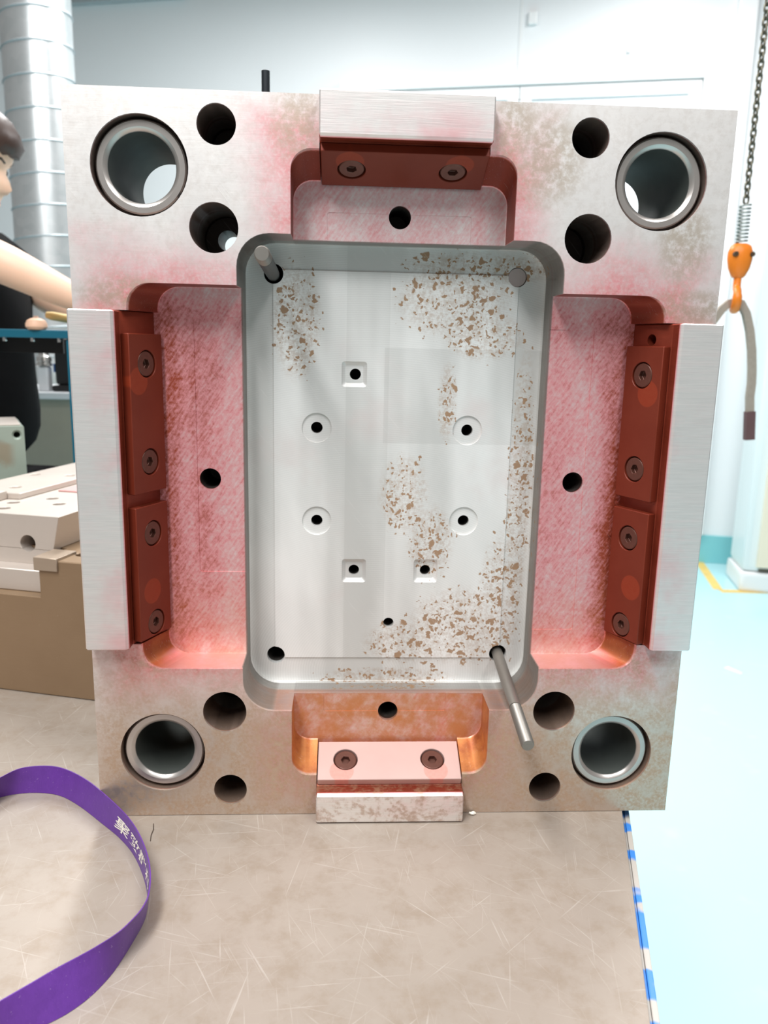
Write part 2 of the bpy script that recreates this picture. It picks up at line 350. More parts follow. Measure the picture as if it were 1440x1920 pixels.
# ------------------------------------------------------------------ setting
def setting():
    n = NT('cyan_epoxy_floor'); n1 = n.noise(1.2, 4); n2 = n.noise(9, 4)
    c = n.mix(n1, (0.47, 0.745, 0.79), (0.52, 0.78, 0.82)); c = n.mix(n.mul(n.ss(n2, 0.6, 0.8), 0.25), c, (0.66, 0.80, 0.70))
    fm = n.set(**{'Base Color': c, 'Roughness': 0.22})
    bm = bmesh.new(); box(bm, -5, 5.5, -3, 8, FLOOR - 0.05, FLOOR)
    fl = tag(new_obj('floor', bm, fm, None, 0), kind='structure')
    ym = plain('worn_yellow_paint', (0.86, 0.58, 0.16), 0.5, 0, 0.25, 25)
    bm = bmesh.new()
    for (a, b) in (((2.20, 3.98), (2.045, 3.40)), ((2.045, 3.37), (2.9, 3.34))):
        a, b = Vector((*a, FLOOR)), Vector((*b, FLOOR)); t = (b - a).normalized(); s_ = Vector((-t.y, t.x, 0)) * 0.025
        f = [a - s_, b - s_, b + s_, a + s_]; loft(bm, [f, [p + Vector((0, 0, 0.0015)) for p in f]])
    new_obj('yellow_line', bm, ym, fl, 0)
    bm = bmesh.new(); loft(bm, [[(1.545, 2.30, FLOOR), (1.57, 2.315, FLOOR), (1.60, 2.245, FLOOR), (1.585, 2.235, FLOOR)], [(1.545, 2.30, FLOOR + .0015), (1.57, 2.315, FLOOR + .0015), (1.60, 2.245, FLOOR + .0015), (1.585, 2.235, FLOOR + .0015)]])
    new_obj('paint_scuff', bm, plain('faded_yellow_paint', (0.78, 0.80, 0.62), 0.5), fl, 0)
    # back wall: frame with x along the wall (to the right), y into it
    wx = Vector((0.97, -0.244, 0)).normalized()
    wm = Matrix.Translation((2.293, 3.967, 0)) @ Matrix.Rotation(math.atan2(wx.y, wx.x), 4, 'Z')
    white = plain('white_wall_paint', (0.86, 0.885, 0.90), 0.4, 0, 0.015, 3)
    white2 = plain('white_door_paint', (0.88, 0.89, 0.89), 0.35, 0, 0.01, 3)
    panel = plain('pale_door_panel', (0.78, 0.82, 0.85), 0.35, 0, 0.01, 3)
    def wobj(name, m, fn, parent=None, kind='structure'):
        bm = bmesh.new(); fn(bm); o = new_obj(name, bm, m, parent, 0)
        if not parent: o.matrix_world = wm; o['kind'] = kind
        return o
    wall = wobj('wall_back', white, lambda b: box(b, -7.5, 3.0, 0.0, 0.12, FLOOR, 3.4))
    wobj('wall_seam', white2, lambda b: box(b, -1.383, -1.368, -0.006, 0.0, 2.041, 3.4), wall)
    wobj('wall_box', white2, lambda b: box(b, -1.335, -1.285, -0.03, 0, 2.30, 2.37, 0.008), wall)
    wobj('wall_box', white2, lambda b: box(b, -0.775, -0.75, -0.025, 0, 2.13, 2.20, 0.006), wall)
    teal = plain('teal_skirting_paint', (0.22, 0.58, 0.62), 0.3, 0, 0.05, 6)
    wobj('baseboard_back', teal, lambda b: box(b, -7.5, 3.0, -0.02, 0.0, FLOOR, -0.645, 0.004))
    wobj('trim_1', plain('grey_conduit', (0.45, 0.50, 0.52), 0.4, 0.3), lambda b: box(b, -6.5, -3.45, -0.05, 0, 2.555, 2.60, 0.01))
    def frame(b):
        box(b, -2.45, -0.275, -0.05, 0, 1.975, 2.041, 0.006); box(b, -0.345, -0.275, -0.05, 0, FLOOR, 1.974, 0.006); box(b, -2.45, -2.38, -0.05, 0, FLOOR, 1.974, 0.006)
    dr = wobj('door_1', white2, frame)
    for (a, b_) in ((-2.375, -1.365), (-1.36, -0.35)):
        lf = wobj('door_leaf', white2, lambda b: (box(b, a, b_, -0.03, 0, 1.90, 1.97, 0.004), box(b, a, a + .07, -0.03, 0, FLOOR + .01, 1.899, 0.004), box(b, b_ - .07, b_, -0.03, 0, FLOOR + .01, 1.899, 0.004), box(b, a + .071, b_ - .071, -0.03, 0, FLOOR + .01, FLOOR + 0.2, 0.004)), dr)
        wobj('door_panel', panel, lambda b: box(b, a + .0705, b_ - .0705, -0.012, 0, FLOOR + .2, 1.8995), lf)
    wobj('trim_2', white2, lambda b: box(b, -0.20, -0.10, -0.06, 0, -0.64, 3.4, 0.008))
setting()

# ------------------------------------------------------------------ bench
BR = math.atan2(0.264, 0.964)   # bench turned against the plate by this much
def bench():
    rz = -BR
    # local frame: x to the right along the bench front, y away; origin at the right edge of the sheet beside the plate
    root = empty('work_bench', 'steel-topped workbench with scratched beige top and blue worn edge, under the upright mould', 'workbench', (0.2347, -0.004, FLOOR), rz)
    T = -FLOOR
    bm = bmesh.new(); box(bm, -1.6, 0, -0.66, 0.61, T - 0.006, T, 0.0008); new_obj('top_sheet', bm, M['bench'], root, 30)
    bm = bmesh.new(); box(bm, -1.585, -0.006, -0.65, 0.605, T - 0.011, T - 0.006); new_obj('under_board', bm, plain('black_rubber', (0.02, 0.02, 0.025), 0.7), root, 0)
    n = NT('chipped_blue_paint'); y = n.xyz()[1]
    f = n.ss(n.noise(1, 2, 0.4, n.mapc((10, 24, 10))), 0.475, 0.515)
    em = n.set(**{'Base Color': n.mix(f, (0.46, 0.43, 0.39), (0.04, 0.22, 0.65)), 'Roughness': 0.4})
    bm = bmesh.new(); box(bm, 0.004, 0.009, -0.655, 0.608, T - 0.05, T - 0.010, 0.001); box(bm, -1.595, 0.0039, -0.655, 0.608, T - 0.05, T - 0.0112, 0.001)
    new_obj('edge_strip', bm, em, root, 30)
    blue = plain('blue_bench_paint', (0.08, 0.22, 0.5), 0.4)
    for (a, b) in ((-0.12, -0.60), (-1.5, -0.60), (-0.12, 0.50), (-1.5, 0.50)):
        bm = bmesh.new(); box(bm, a, a + .07, b, b + .07, 0, T - 0.0502, 0.003); new_obj('leg', bm, blue, root, 30)
bench()

# ------------------------------------------------------------------ the upright mould half
def mould():
    root = empty('mould_plate', 'large upright steel mould half with red-inked pockets standing on the bench', 'mould')
    H = 0.654; T = 0.13; TAN = math.tan(radians(25))
    bm = bmesh.new(); box(bm, -0.28, 0.28, 0, T, 0.0005, H)
    body = bm_obj(bm)
    cut_l = []
    def C(fn):
        b = bmesh.new(); fn(b); cut_l.append(bm_obj(b))
    # cavity: deep pocket, its rim a touch lower than the middle pad
    def cav(b):
        e = 0.0004
        ysolid(b, [(rrect(-0.1415, 0.1415, 0.1095, 0.5445, (0.028, 0.028, 0.03, 0.03)), -0.03), (rrect(-0.1415, 0.1415, 0.1095, 0.5445, (0.028, 0.028, 0.03, 0.03)), 0.0690), (rrect(-0.1415 + e, 0.1415 - e, 0.1095 + e, 0.5445 - e, (0.025, 0.025, 0.027, 0.027)), 0.0707)])
    b = bmesh.new(); cav(b); cavo = bm_obj(b)
    b = bmesh.new(); ysolid(b, [(rrect(-0.1165, 0.1165, 0.136, 0.5215, 0.003, 2), 0.0694), (rrect(-0.1165, 0.1165, 0.136, 0.5215, 0.003, 2), 0.09)]); pad = bm_obj(b)
    cut(cavo, [pad]); cut_l.append(cavo)
    D = 0.040; sl = D * TAN * 0.97; k = 0.03 * TAN
    def pk(x0, x1, z0, z1, rs, side):
        def f(b):
            def st(y, t):
                m = {'L': (t, 0, 0, 0), 'R': (0, -t, 0, 0), 'T': (0, 0, 0, -t), 'B': (0, 0, t, 0)}[side]; dr = y * 0.02 if y > 0 else 0
                return (rrect(x0 + m[0], x1 + m[1], z0 + m[2], z1 + m[3], rs), y)
            ysolid(b, [st(-0.03, -k), st(0, 0), st(D, sl)])
        C(f)
    pk(-0.235, 0.0, 0.1525, 0.5015, (0.02, .004, .004, 0.02), 'L'); pk(0.0, 0.235, 0.1525, 0.5015, (.004, 0.02, 0.02, .004), 'R')
    pk(-0.0955, 0.0955, 0.327, 0.6125, (0.017, 0.017, .004, .004), 'T'); pk(-0.0955, 0.0955, 0.042, 0.327, (.004, .004, 0.017, 0.017), 'B')
    # shallow second cut in the side and top seats
    C(lambda b: ysolid(b, [(rrect(-0.186, 0.0, 0.236, 0.476, 0.002, 2), 0.03), (rrect(-0.186, 0.0, 0.236, 0.476, 0.002, 2), 0.0408)]))
    C(lambda b: ysolid(b, [(rrect(0.0, 0.184, 0.178, 0.472, 0.002, 2), 0.03), (rrect(0.0, 0.184, 0.178, 0.472, 0.002, 2), 0.0408)]))
    C(lambda b: ysolid(b, [(rrect(-0.0655, 0.064, 0.5, 0.569, 0.002, 2), 0.03), (rrect(-0.0655, 0.064, 0.5, 0.569, 0.002, 2), 0.0406)]))
    C(lambda b: ysolid(b, [(rrect(-0.066, 0.058, 0.09, 0.15, 0.002, 2), 0.03), (rrect(-0.066, 0.058, 0.09, 0.15, 0.002, 2), 0.0406)]))
    # slots for the lock blocks
    C(lambda b: box(b, -0.30, -0.2163, -0.02, D + 0.0002, 0.177, 0.4785)); C(lambda b: box(b, 0.2163, 0.30, -0.02, D + 0.0002, 0.177, 0.4785))
    C(lambda b: box(b, -0.0715, 0.0715, -0.02, D + 0.0002, 0.5915, 0.70)); C(lambda b: box(b, -0.0715, 0.0715, -0.02, D + 0.0002, -0.05, 0.0625))
    # bores
    BUSH = ((-0.2195, 0.5945), (0.2195, 0.5955), (-0.2185, 0.067), (0.2195, 0.0635))
    def bores(b):
        for cx, cz in BUSH: holey(b, cx, cz, 0.040, -0.02, 0.020, 48)
        for s in (-1, 1):
            holey(b, s * 0.156, 0.6283, 0.0161, -0.02, 0.085); holey(b, s * 0.1597, 0.5475, 0.0205, -0.02, 0.085)
            holey(b, s * 0.159, 0.1087, 0.0205, -0.02, 0.085); holey(b, s * 0.155, 0.0273, 0.0158, -0.02, 0.085)
    C(bores)
    def through(b):
        for cx, cz in BUSH: holey(b, cx, cz, 0.0365, 0.0, 0.2, 48)
        holey(b, -0.1597, 0.5475, 0.0095, 0.05, 0.2)
    C(through)
    def small(b):
        for cx, cz in ((-0.0005, 0.5663), (-0.1742, 0.327), (0.1735, 0.328), (-0.0007, 0.090)): holey(b, cx, cz, 0.010, 0.02, 0.10, 32)
        for cx, cz in ((-0.1162, 0.1383), (0.1154, 0.1403), (-0.116, 0.5177), (0.1154, 0.5204)): holey(b, cx, cz, 0.0092, 0.05, 0.118, 32)
        for cx, cz in ((-0.075, 0.374), (0.0731, 0.3738), (-0.0746, 0.2811), (0.0733, 0.2822)): holey(b, cx, cz, 0.0057, 0.065, 0.12, 24)
        for cx, cz in ((-0.0380, 0.4262), (-0.0368, 0.2295), (0.0362, 0.2297), (-0.0004, 0.1741)): holey(b, cx, cz, 0.0054, 0.065, 0.12, 24)
    C(small)
    def cbores(b):
        for cx, cz in ((-0.075, 0.374), (0.0731, 0.3738), (-0.0746, 0.2811), (0.0733, 0.2822)): holey(b, cx, cz, 0.0146, 0.06, 0.0713, 40)
        for cx, cz in ((-0.0390, 0.4262), (-0.0368, 0.2295), (0.0362, 0.2297)):
            ysolid(b, [(rrect(cx - .0122, cx + .0122, cz - .0122, cz + .0122, 0.003, 4), 0.06), (rrect(cx - .0122, cx + .0122, cz - .0122, cz + .0122, 0.003, 4), 0.0700), (rrect(cx - .0085, cx + .0085, cz - .0085, cz + .0085, 0.002, 4), 0.0728)])
    C(cbores)
    cut(body, cut_l, 0.0009, 1)
    body.name = 'plate_body'; body.data.name = 'plate_body'; body.parent = root
    body.data.materials.clear(); body.data.materials.append(M['plate']); body.data.polygons.foreach_set('material_index', [0] * len(body.data.polygons)); finish(body.data, 30)
    # guide bushings
    bushes = []
    for cx, cz in BUSH:
        if not bushes:
            bm = bmesh.new()
            lathe(bm, (0, 0, 0), (0, 1, 0), [(0.0283, 0.009), (0.0295, 0.0075), (0.0316, 0.0064), (0.0362, 0.0064), (0.0374, 0.0076), (0.0374, 0.0195), (0.0362, 0.0197), (0.0362, 0.1295), (0.0283, 0.1295)], 64, True)
            o = new_obj('guide_bushing', bm, M['bush'], root, 30); bushes.append(o)
        else: o = inst(bushes[0], root)
        o.location = (cx, 0, cz)
    bm = bmesh.new(); cyl(bm, (0.1154, 0.0735, 0.5204), (0.1154, 0.116, 0.5204), 0.0085, n=28); new_obj('stop_pin', bm, M['pin'], root)
    # lock blocks and wear plates
    def frame(side):
        return {'L': (Vector((-0.28, 0, 0)), Vector((1, 0, 0)), Vector((0, 0, 1)), 0.047), 'R': (Vector((0.28, 0, 0)), Vector((-1, 0, 0)), Vector((0, 0, 1)), 0.047),
                'T': (Vector((0, 0, H)), Vector((0, 0, -1)), Vector((1, 0, 0)), 0.0445), 'B': (Vector((0, 0, 0.0005)), Vector((0, 0, 1)), Vector((1, 0, 0)), 0.0395)}[side]
    tw = 0.0085; th = radians(25); Dv = Vector((0, 1, 0))
    screw_bm = bmesh.new(); lathe(screw_bm, (0, 0, 0), (0, 0, 1), [(0.0104, 0.0), (0.0112, 0.0008), (0.0112, 0.0052), (0.0104, 0.006)], 36)
    sc = bm_obj(screw_bm); b = bmesh.new(); cyl(b, (0, 0, 0.0015), (0, 0, 0.02), 0.0046, n=6); hexo = bm_obj(b); cut(sc, [hexo], 0.0003)
    sme = sc.data; sme.name = 'screw'; sme.materials.clear(); sme.materials.append(M['screw']); finish(sme, 30); bpy.data.objects.remove(sc)
    def lock(side, a0, a1, plates):
        O, I, A, uo = frame(side)
        P = lambda u, a, d: O + I * u + A * a + Dv * d
        ufo = uo - tw * cos(th); dfo = -0.005 + tw * sin(th); e = 0.0015
        poly = [(0, -0.0155), (e, -0.017), (ufo - 0.0035, -0.017), (ufo - 0.0006, -0.0145), (ufo - 0.0006, dfo - 0.0008), (ufo, dfo), (ufo + (0.0397 - dfo) * math.tan(th), 0.0397), (0, 0.0397)]
        bm = bmesh.new(); r = lambda a, s: [P(u, a, d) for u, d in (poly if not s else [(max(u, s) if i < 2 else (u - s if i in (2, 3, 4, 5) else u), d + (s if d < -0.01 else 0)) for i, (u, d) in enumerate(poly)])]
        loft(bm, [r(a0, 0.001), r(a0 + 0.001, 0), r(a1 - 0.001, 0), r(a1, 0.001)])
        lb = new_obj('lock_block', bm, M['lock'], root, 30)
        if side == 'R':   # spare tapped hole above the upper wear plate
            n_ = (I * cos(th) - Dv * sin(th)); q = P(0.049, 0.464, 0.0195); b = bmesh.new(); cyl(b, q - n_ * 0.015, q + n_ * 0.01, 0.0052, n=24)
            cut(lb, [bm_obj(b)]); lb.data.materials.clear(); lb.data.materials.append(M['lock']); lb.data.polygons.foreach_set('material_index', [0] * len(lb.data.polygons)); finish(lb.data, 30)
        for (p0, p1, screws, circ, mat) in plates:
            n_ = (I * cos(th) - Dv * sin(th)); s_ = (I * sin(th) + Dv * cos(th))
            orig = P(uo, (p0 + p1) / 2, -0.005)
            zc = s_.cross(A)
            Ad = A if zc.dot(n_) > 0 else -A; sg = 1 if Ad == A else -1
            mt = Matrix.Identity(4)
            for i in range(3): mt[i][0] = s_[i]; mt[i][1] = Ad[i]; mt[i][2] = n_[i]; mt[i][3] = orig[i]
            hw = (p1 - p0) / 2; L = 0.0447
            bm = bmesh.new(); box(bm, 0, L, -hw, hw, -tw + 0.0002, 0, 0.0007); wp = bm_obj(bm)
            b = bmesh.new(); loc = []
            for (d_, a_) in screws:
                s0 = (d_ + 0.005) / cos(th); aa = (a_ - (p0 + p1) / 2) * sg; loc.append((s0, aa)); cyl(b, (s0, aa, -0.0072), (s0, aa, 0.01), 0.0121, n=40)
            cut(wp, [bm_obj(b)], 0.0004)
            wp.name = 'wear_plate'; wp.data.name = 'wear_plate'; wp.parent = root; wp.matrix_local = mt
            circles = [((d_ + 0.005) / cos(th), (a_ - (p0 + p1) / 2) * sg, 0.0125) for d_, a_ in circ]
            wp.data.materials.clear(); wp.data.materials.append(wear_material(mat, circles, *([((0.56, 0.37, 0.335), (0.62, 0.44, 0.40))] if side == 'B' else []))); wp.data.polygons.foreach_set('material_index', [0] * len(wp.data.polygons)); finish(wp.data, 30)  # bottom plate: paler copy of the ink colour, overhead light painted in
            for (s0, aa) in loc:
                o = bpy.data.objects.new('screw', sme); COL.objects.link(o); o.parent = wp; o.matrix_local = Matrix.Translation((s0, aa, -0.0068)) @ Matrix.Rotation(random.random() * 6, 4, 'Z')
    lock('L', 0.1775, 0.478, [(0.3185, 0.4593, ((0.016, 0.4333), (0.016, 0.3461)), ((0.005, 0.4185),), 'wear_plate_left_upper'), (0.1805, 0.3065, ((0.016, 0.2795), (0.016, 0.1935)), ((0.012, 0.225),), 'wear_plate_left_lower')])
    lock('R', 0.1775, 0.478, [(0.3175, 0.4583, ((0.016, 0.4322), (0.016, 0.3455)), ((0.008, 0.416),), 'wear_plate_right_upper'), (0.179, 0.3065, ((0.016, 0.279), (0.016, 0.192)), ((0.008, 0.232),), 'wear_plate_right_lower')])
    lock('T', -0.0713, 0.0713, [(-0.0705, 0.0705, ((0.016, -0.0446), (0.016, 0.0425)), ((0.006, -0.046), (0.006, 0.047)), 'wear_plate_top')])
    lock('B', -0.0713, 0.0713, [(-0.0705, 0.0705, ((0.016, -0.0432), (0.016, 0.0437)), ((0.004, -0.047), (0.004, 0.046)), 'wear_plate_bottom_lit')])
mould()

def threaded_rod(name, label, base, end, r, thread, mat):
    """long bolt: smooth shank, rolled thread towards the free end"""
    base, end = Vector(base), Vector(end); ax = (end - base); L = ax.length; ax.normalize()
    root = empty(name, label, 'bolt', base)
    bm = bmesh.new(); cyl(bm, (0, 0, 0), ax * (L - thread), r, n=28); new_obj('shank', bm, mat, root)
    prof = [(r * 0.9, L - thread + 0.0001)]; h = L - thread + 0.0002; p = 0.0030
    while h < L - 0.003: prof += [(r * 1.0, h + p * .5), (r * 0.80, h + p)]; h += p
    prof += [(r * 0.95, L - 0.001), (r * 0.84, L)]
    bm = bmesh.new(); lathe(bm, (0, 0, 0), ax, prof, 28); new_obj('thread', bm, M['rod'], root, 25)
G = 'long bolts stuck in the cavity'
def line_rod(base, end, back): b, e = Vector(base), Vector(end); return b + (b - e).normalized() * back, e
b_, e_ = line_rod((0.1154, 0.0708, 0.1395), (0.1092, -0.10, 0.1262), 0.035); threaded_rod('threaded_bolt', 'long grey threaded bolt jutting out of the lower right cavity corner', b_, e_, 0.0057, 0.062, M['rod'])
b_, e_ = line_rod((-0.1165, 0.0708, 0.5172), (-0.1113, -0.085, 0.5185), 0.035); threaded_rod('threaded_bolt', 'long dark bolt seen nearly end-on in the upper left cavity corner', b_, e_, 0.0061, 0.030, plain('black_oxide_bolt', (0.035, 0.035, 0.034), 0.5, 0.1))

# ------------------------------------------------------------------ lanyard
LB = [(-0.3955, -0.0238), (-0.3967, 0.0182), (-0.3901, 0.0332), (-0.372, 0.0407), (-0.351, 0.0414), (-0.3302, 0.0352), (-0.3058, 0.0168), (-0.2766, -0.0115), (-0.2522, -0.0363), (-0.2338, -0.0603), (-0.2184, -0.0886), (-0.2077, -0.116), (-0.2037, -0.1382), (-0.2042, -0.1531), (-0.2067, -0.169), (-0.2101, -0.1861), (-0.2145, -0.2023), (-0.2225, -0.2194), (-0.2328, -0.2328), (-0.2453, -0.2429), (-0.2688, -0.258), (-0.2907, -0.2691)]
LT = [(-0.3974, -0.0148), (-0.3914, 0.011), (-0.3844, 0.0245), (-0.3708, 0.0425), (-0.3458, 0.0464), (-0.3246, 0.0389), (-0.2967, 0.0174), (-0.267, -0.0141), (-0.2415, -0.0449), (-0.224, -0.0726), (-0.2101, -0.1019), (-0.2021, -0.1261), (-0.198, -0.1487), (-0.1988, -0.1638), (-0.2028, -0.1764), (-0.21, -0.1906), (-0.2205, -0.2031), (-0.2305, -0.2129), (-0.2431, -0.2243), (-0.2573, -0.2388), (-0.2767, -0.2579), (-0.2957, -0.2744)]
def lanyard():
    H = 0.0275; ext = 14
    # close the loop outside the frame, as the strap lies on the bench
    A = [Vector((x, y, 0.0004)) for x, y in LB]; B = [Vector((x, y, H)) for x, y in LT]
    for k in range(1, ext):
        t = k / ext; a = -0.55 * pi - t * 0.9 * pi
        c = Vector((-0.375, -0.13, 0)); r0 = (A[21] - c); r1 = (Vector((-0.3955, -0.0238, 0)) - c)
        ang0 = math.atan2(r0.y, r0.x); ang1 = math.atan2(r1.y, r1.x)
        if ang1 > ang0: ang1 -= 2 * pi
        an = ang0 + (ang1 - ang0) * t; rr = r0.xy.length * (1 - t) + r1.xy.length * t
        A.append(Vector((c.x + rr * cos(an), c.y + rr * sin(an), 0.0004))); B.append(Vector((c.x + rr * cos(an), c.y + rr * sin(an), H)))
    n = len(A)
    def cr(P, t):
        i = int(t) % n; f = t - int(t); p0, p1, p2, p3 = P[(i - 1) % n], P[i], P[(i + 1) % n], P[(i + 2) % n]
        return 0.5 * ((2 * p1) + (p2 - p0) * f + (2 * p0 - 5 * p1 + 4 * p2 - p3) * f * f + (3 * p1 - p0 - 3 * p2 + p3) * f ** 3)
    N = n * 6; th = 0.0009
    m = NT('purple_webbing'); f = m.noise(90, 4, 0.6); rib = m.noise(1, 2, 0.5, m.mapc((900, 900, 60)))
    lint = m.ss(m.noise(420, 3, 0.6), 0.66, 0.74)
    c = m.mix(f, (0.075, 0.015, 0.19), (0.125, 0.03, 0.30)); c = m.mix(m.mul(rib, 0.12), c, (0.26, 0.09, 0.52)); c = m.mix(m.mul(lint, 0.35), c, (0.5, 0.35, 0.6))
    m.bump(rib, 0.2, 0.0006)
    pm = m.set(**{'Base Color': c, 'Roughness': 0.5, 'Sheen Weight': 0.05})
    root = empty('lanyard', 'purple woven lanyard loop with white printed characters lying on the bench', 'lanyard', (0, 0, 0))
    bm = bmesh.new(); rings = []
    def at(t, v, off=0.0):
        a, b = cr(A, t), cr(B, t); d = cr(A, t + .05) - cr(A, t - .05); nn = Vector((d.y, -d.x, 0)).normalized()
        return a + (b - a) * v + nn * off
    for i in range(N):
        t = i / 6
        rings.append([at(t, 0, -th / 2), at(t, 0, th / 2), at(t, .25, th / 2), at(t, .5, th / 2), at(t, .75, th / 2), at(t, 1, th / 2), at(t, 1, -th / 2), at(t, .75, -th / 2), at(t, .5, -th / 2), at(t, .25, -th / 2)])
    loft(bm, rings + [rings[0]], False, False); bmesh.ops.remove_doubles(bm, verts=bm.verts, dist=1e-7)
    new_obj('strap', bm, pm, root, 40)
    # printed characters on the face towards the inside of the loop
    cu = bpy.data.curves.new('print', 'FONT'); cu.body = '\u805a\u81f4\u7fa4\u79d1'; cu.size = 1.0; cu.offset = 0.012; cu.align_x = 'LEFT'
    to = bpy.data.objects.new('print', cu); COL.objects.link(to)
    dg = bpy.context.evaluated_depsgraph_get(); dg.update(); me = bpy.data.meshes.new_from_object(to.evaluated_get(dg)); bpy.data.objects.remove(to)
    xs = [v.co.x for v in me.vertices]; ys = [v.co.y for v in me.vertices]
    if xs:
        bm = bmesh.new(); bm.from_mesh(me); bmesh.ops.subdivide_edges(bm, edges=[e for e in bm.edges if e.calc_length() > .25], cuts=2)
        x0, x1, y0, y1 = min(xs), max(xs), min(ys), max(ys); t0, t1 = 7.55, 11.1
        d0 = at(5, .5) ; 
        for v in bm.verts:
            t = t0 + (v.co.x - x0) / (x1 - x0) * (t1 - t0); u = 0.24 + (v.co.y - y0) / (y1 - y0) * 0.5
            p0, p1 = at(t, u, th / 2 + 0.0003), at(t, u, -th / 2 - 0.0003); c0 = Vector((-0.30, -0.11, 0))
            v.co = p0 if (p0 - c0).xy.length < (p1 - c0).xy.length else p1
        new_obj('printed_characters', bm, plain('cream_print', (0.85, 0.8, 0.72), 0.6), root, 0, False)
lanyard()

def bits():
    bm = bmesh.new(); bmesh.ops.create_icosphere(bm, subdivisions=2, radius=0.0024)
    for v in bm.verts: v.co = Vector((v.co.x * 1.5, v.co.y * 0.9, v.co.z * 0.7 + 0.0017)) * (1 + 0.15 * sin(v.co.x * 2500) + 0.1 * cos(v.co.y * 1900))
    o = new_obj('metal_chip', bm, plain('pale_chip', (0.8, 0.77, 0.68), 0.5), None, 30); o.location = (0.0832, -0.004, 0.0002)
    tag(o, 'tiny pale chip on the bench just right of the lower lock block', 'chip')
    bm = bmesh.new(); tube(bm, [(0, 0, 0.0006), (0.0022, -0.009, 0.0009), (0.002, -0.018, 0.0008), (0.0035, -0.027, 0.0005)], 0.00035, 6)
    o = new_obj('hair_strand', bm, plain('dark_hair', (0.06, 0.04, 0.03), 0.5), None, 60); o.location = (-0.2266, -0.0145, 0)
    tag(o, 'short dark hair lying on the bench between lanyard and plate', 'hair')
bits()

# ------------------------------------------------------------------ second mould on the bench, left
def mould2():
    root = empty('mould_block', 'brown steel mould block lying flat on the bench behind the upright plate', 'mould', (-0.363, 0.255, 0), -BR)
    # local frame: x = -a (to the right), y = away
    def B(name, mat, fn, cuts=None, bev=0.0012):
        bm = bmesh.new(); fn(bm); o = bm_obj(bm)
        cl = []
        for c in (cuts or []):
            b = bmesh.new(); c(b); cl.append(bm_obj(b))
        cut(o, cl, bev); o.name = name; o.data.name = name; o.parent = root
        o.data.materials.clear(); o.data.materials.append(mat); o.data.polygons.foreach_set('material_index', [0] * len(o.data.polygons)); finish(o.data, 30); return o
    B('base_body', M['mould2'], lambda b: box(b, -0.29, 0.22, 0, 0.48, 0.0005, 0.1825), [lambda b: box(b, -0.6, -0.0695, -0.05, 0.060, 0.1335, 0.3), lambda b: cyl(b, (-0.030, 0.040, 0.1), (-0.030, 0.040, 0.3), 0.011, n=24), lambda b: cyl(b, (0.006, 0.085, 0.1), (0.006, 0.085, 0.3), 0.012, n=24)])
    B('ledge_slab', M['mould2l'], lambda b: box(b, -0.289, -0.0712, 0.0150, 0.0595, 0.1337, 0.1628))
    B('corner_plate', M['mould2m'], lambda b: box(b, -0.0745, -0.041, -0.003, 0.040, 0.169, 0.1862), None, 0.0008)
    def up(b):
        loft(b, [[(-0.288, y, 0.1828), (-0.0765, y, 0.1828), (-0.0660, y, 0.2285), (-0.288, y, 0.2285)] for y in (0.042, 0.44)])
    holes = [lambda b: cyl(b, (-0.114, 0.0, 0.190), (-0.114, 0.2, 0.190), 0.0112, n=32)]
    for (x, y) in ((-0.182, 0.108), (-0.117, 0.118), (-0.168, 0.070), (-0.150, 0.150)):
        holes.append(lambda b, x=x, y=y: cyl(b, (x, y, 0.21), (x, y, 0.3), 0.0085, n=24))
    B('upper_body', M['mould2l'], up, holes)
    B('front_apron', M['mould2l'], lambda b: box(b, -0.288, -0.0775, 0.042, 0.0592, 0.1630, 0.1826), [lambda b: cyl(b, (-0.114, 0.0, 0.190), (-0.114, 0.2, 0.190), 0.0112, n=32)], 0.0)
    B('inked_seat', M['mould2p'], lambda b: box(b, -0.175, -0.105, 0.20, 0.42, 0.2286, 0.231), None, 0.0008)
    hs = [lambda b, x=x, y=y: cyl(b, (x, y, 0.230), (x, y, 0.3), 0.0085, n=24) for (x, y) in ((-0.225, 0.17), (-0.215, 0.29), (-0.272, 0.28), (-0.25, 0.38))]
    B('raised_rail', M['mould2l'], lambda b: box(b, -0.290, -0.187, 0.128, 0.43, 0.2286, 0.2375), hs)
    B('front_bar', M['mould2l'], lambda b: box(b, -0.286, -0.206, 0.105, 0.1275, 0.2286, 0.241))
mould2()
def green_block():
    n = NT('grey_green_block'); x, y, z = n.xyz(); n1 = n.noise(20, 5, 0.6)
    st = n.mul(n.ss(n.add(z, n.mul(n.sub(n1, 0.5), 0.08)), 0.235, 0.25), n.ss(n.add(z, n.mul(n.sub(n1, 0.5), 0.05)), 0.285, 0.27))
    c = n.mix(n1, (0.27, 0.33, 0.28), (0.34, 0.40, 0.34)); c = n.mix(n.mul(n.mul(st, n.ss(x, -0.012, -0.03)), 0.8), c, (0.27, 0.22, 0.15))
    gm = n.set(**{'Base Color': c, 'Roughness': 0.45, 'Metallic': 0.2})
    root = empty('steel_block', 'grey-green steel block with a round hole and brown stain, behind the flat mould', 'steel block', (-0.604, 0.70, 0), radians(25))
    bm = bmesh.new(); box(bm, -0.16, 0.0, 0, 0.16, 0.0005, 0.306); o = bm_obj(bm)
    b = bmesh.new(); cyl(b, (-0.012, -0.05, 0.2905), (-0.012, 0.05, 0.2905), 0.0055, n=24); cut(o, [bm_obj(b)], 0.003)
    o.name = 'block_body'; o.parent = root; o.data.materials.clear(); o.data.materials.append(gm); finish(o.data, 30)
    o.data.polygons.foreach_set('material_index', [0] * len(o.data.polygons))
    bm = bmesh.new(); box(bm, -0.155, -0.005, 0.005, 0.155, 0.3062, 0.3085, 0.0008); new_obj('top_plate', bm, M['mould2l'], root)
green_block()
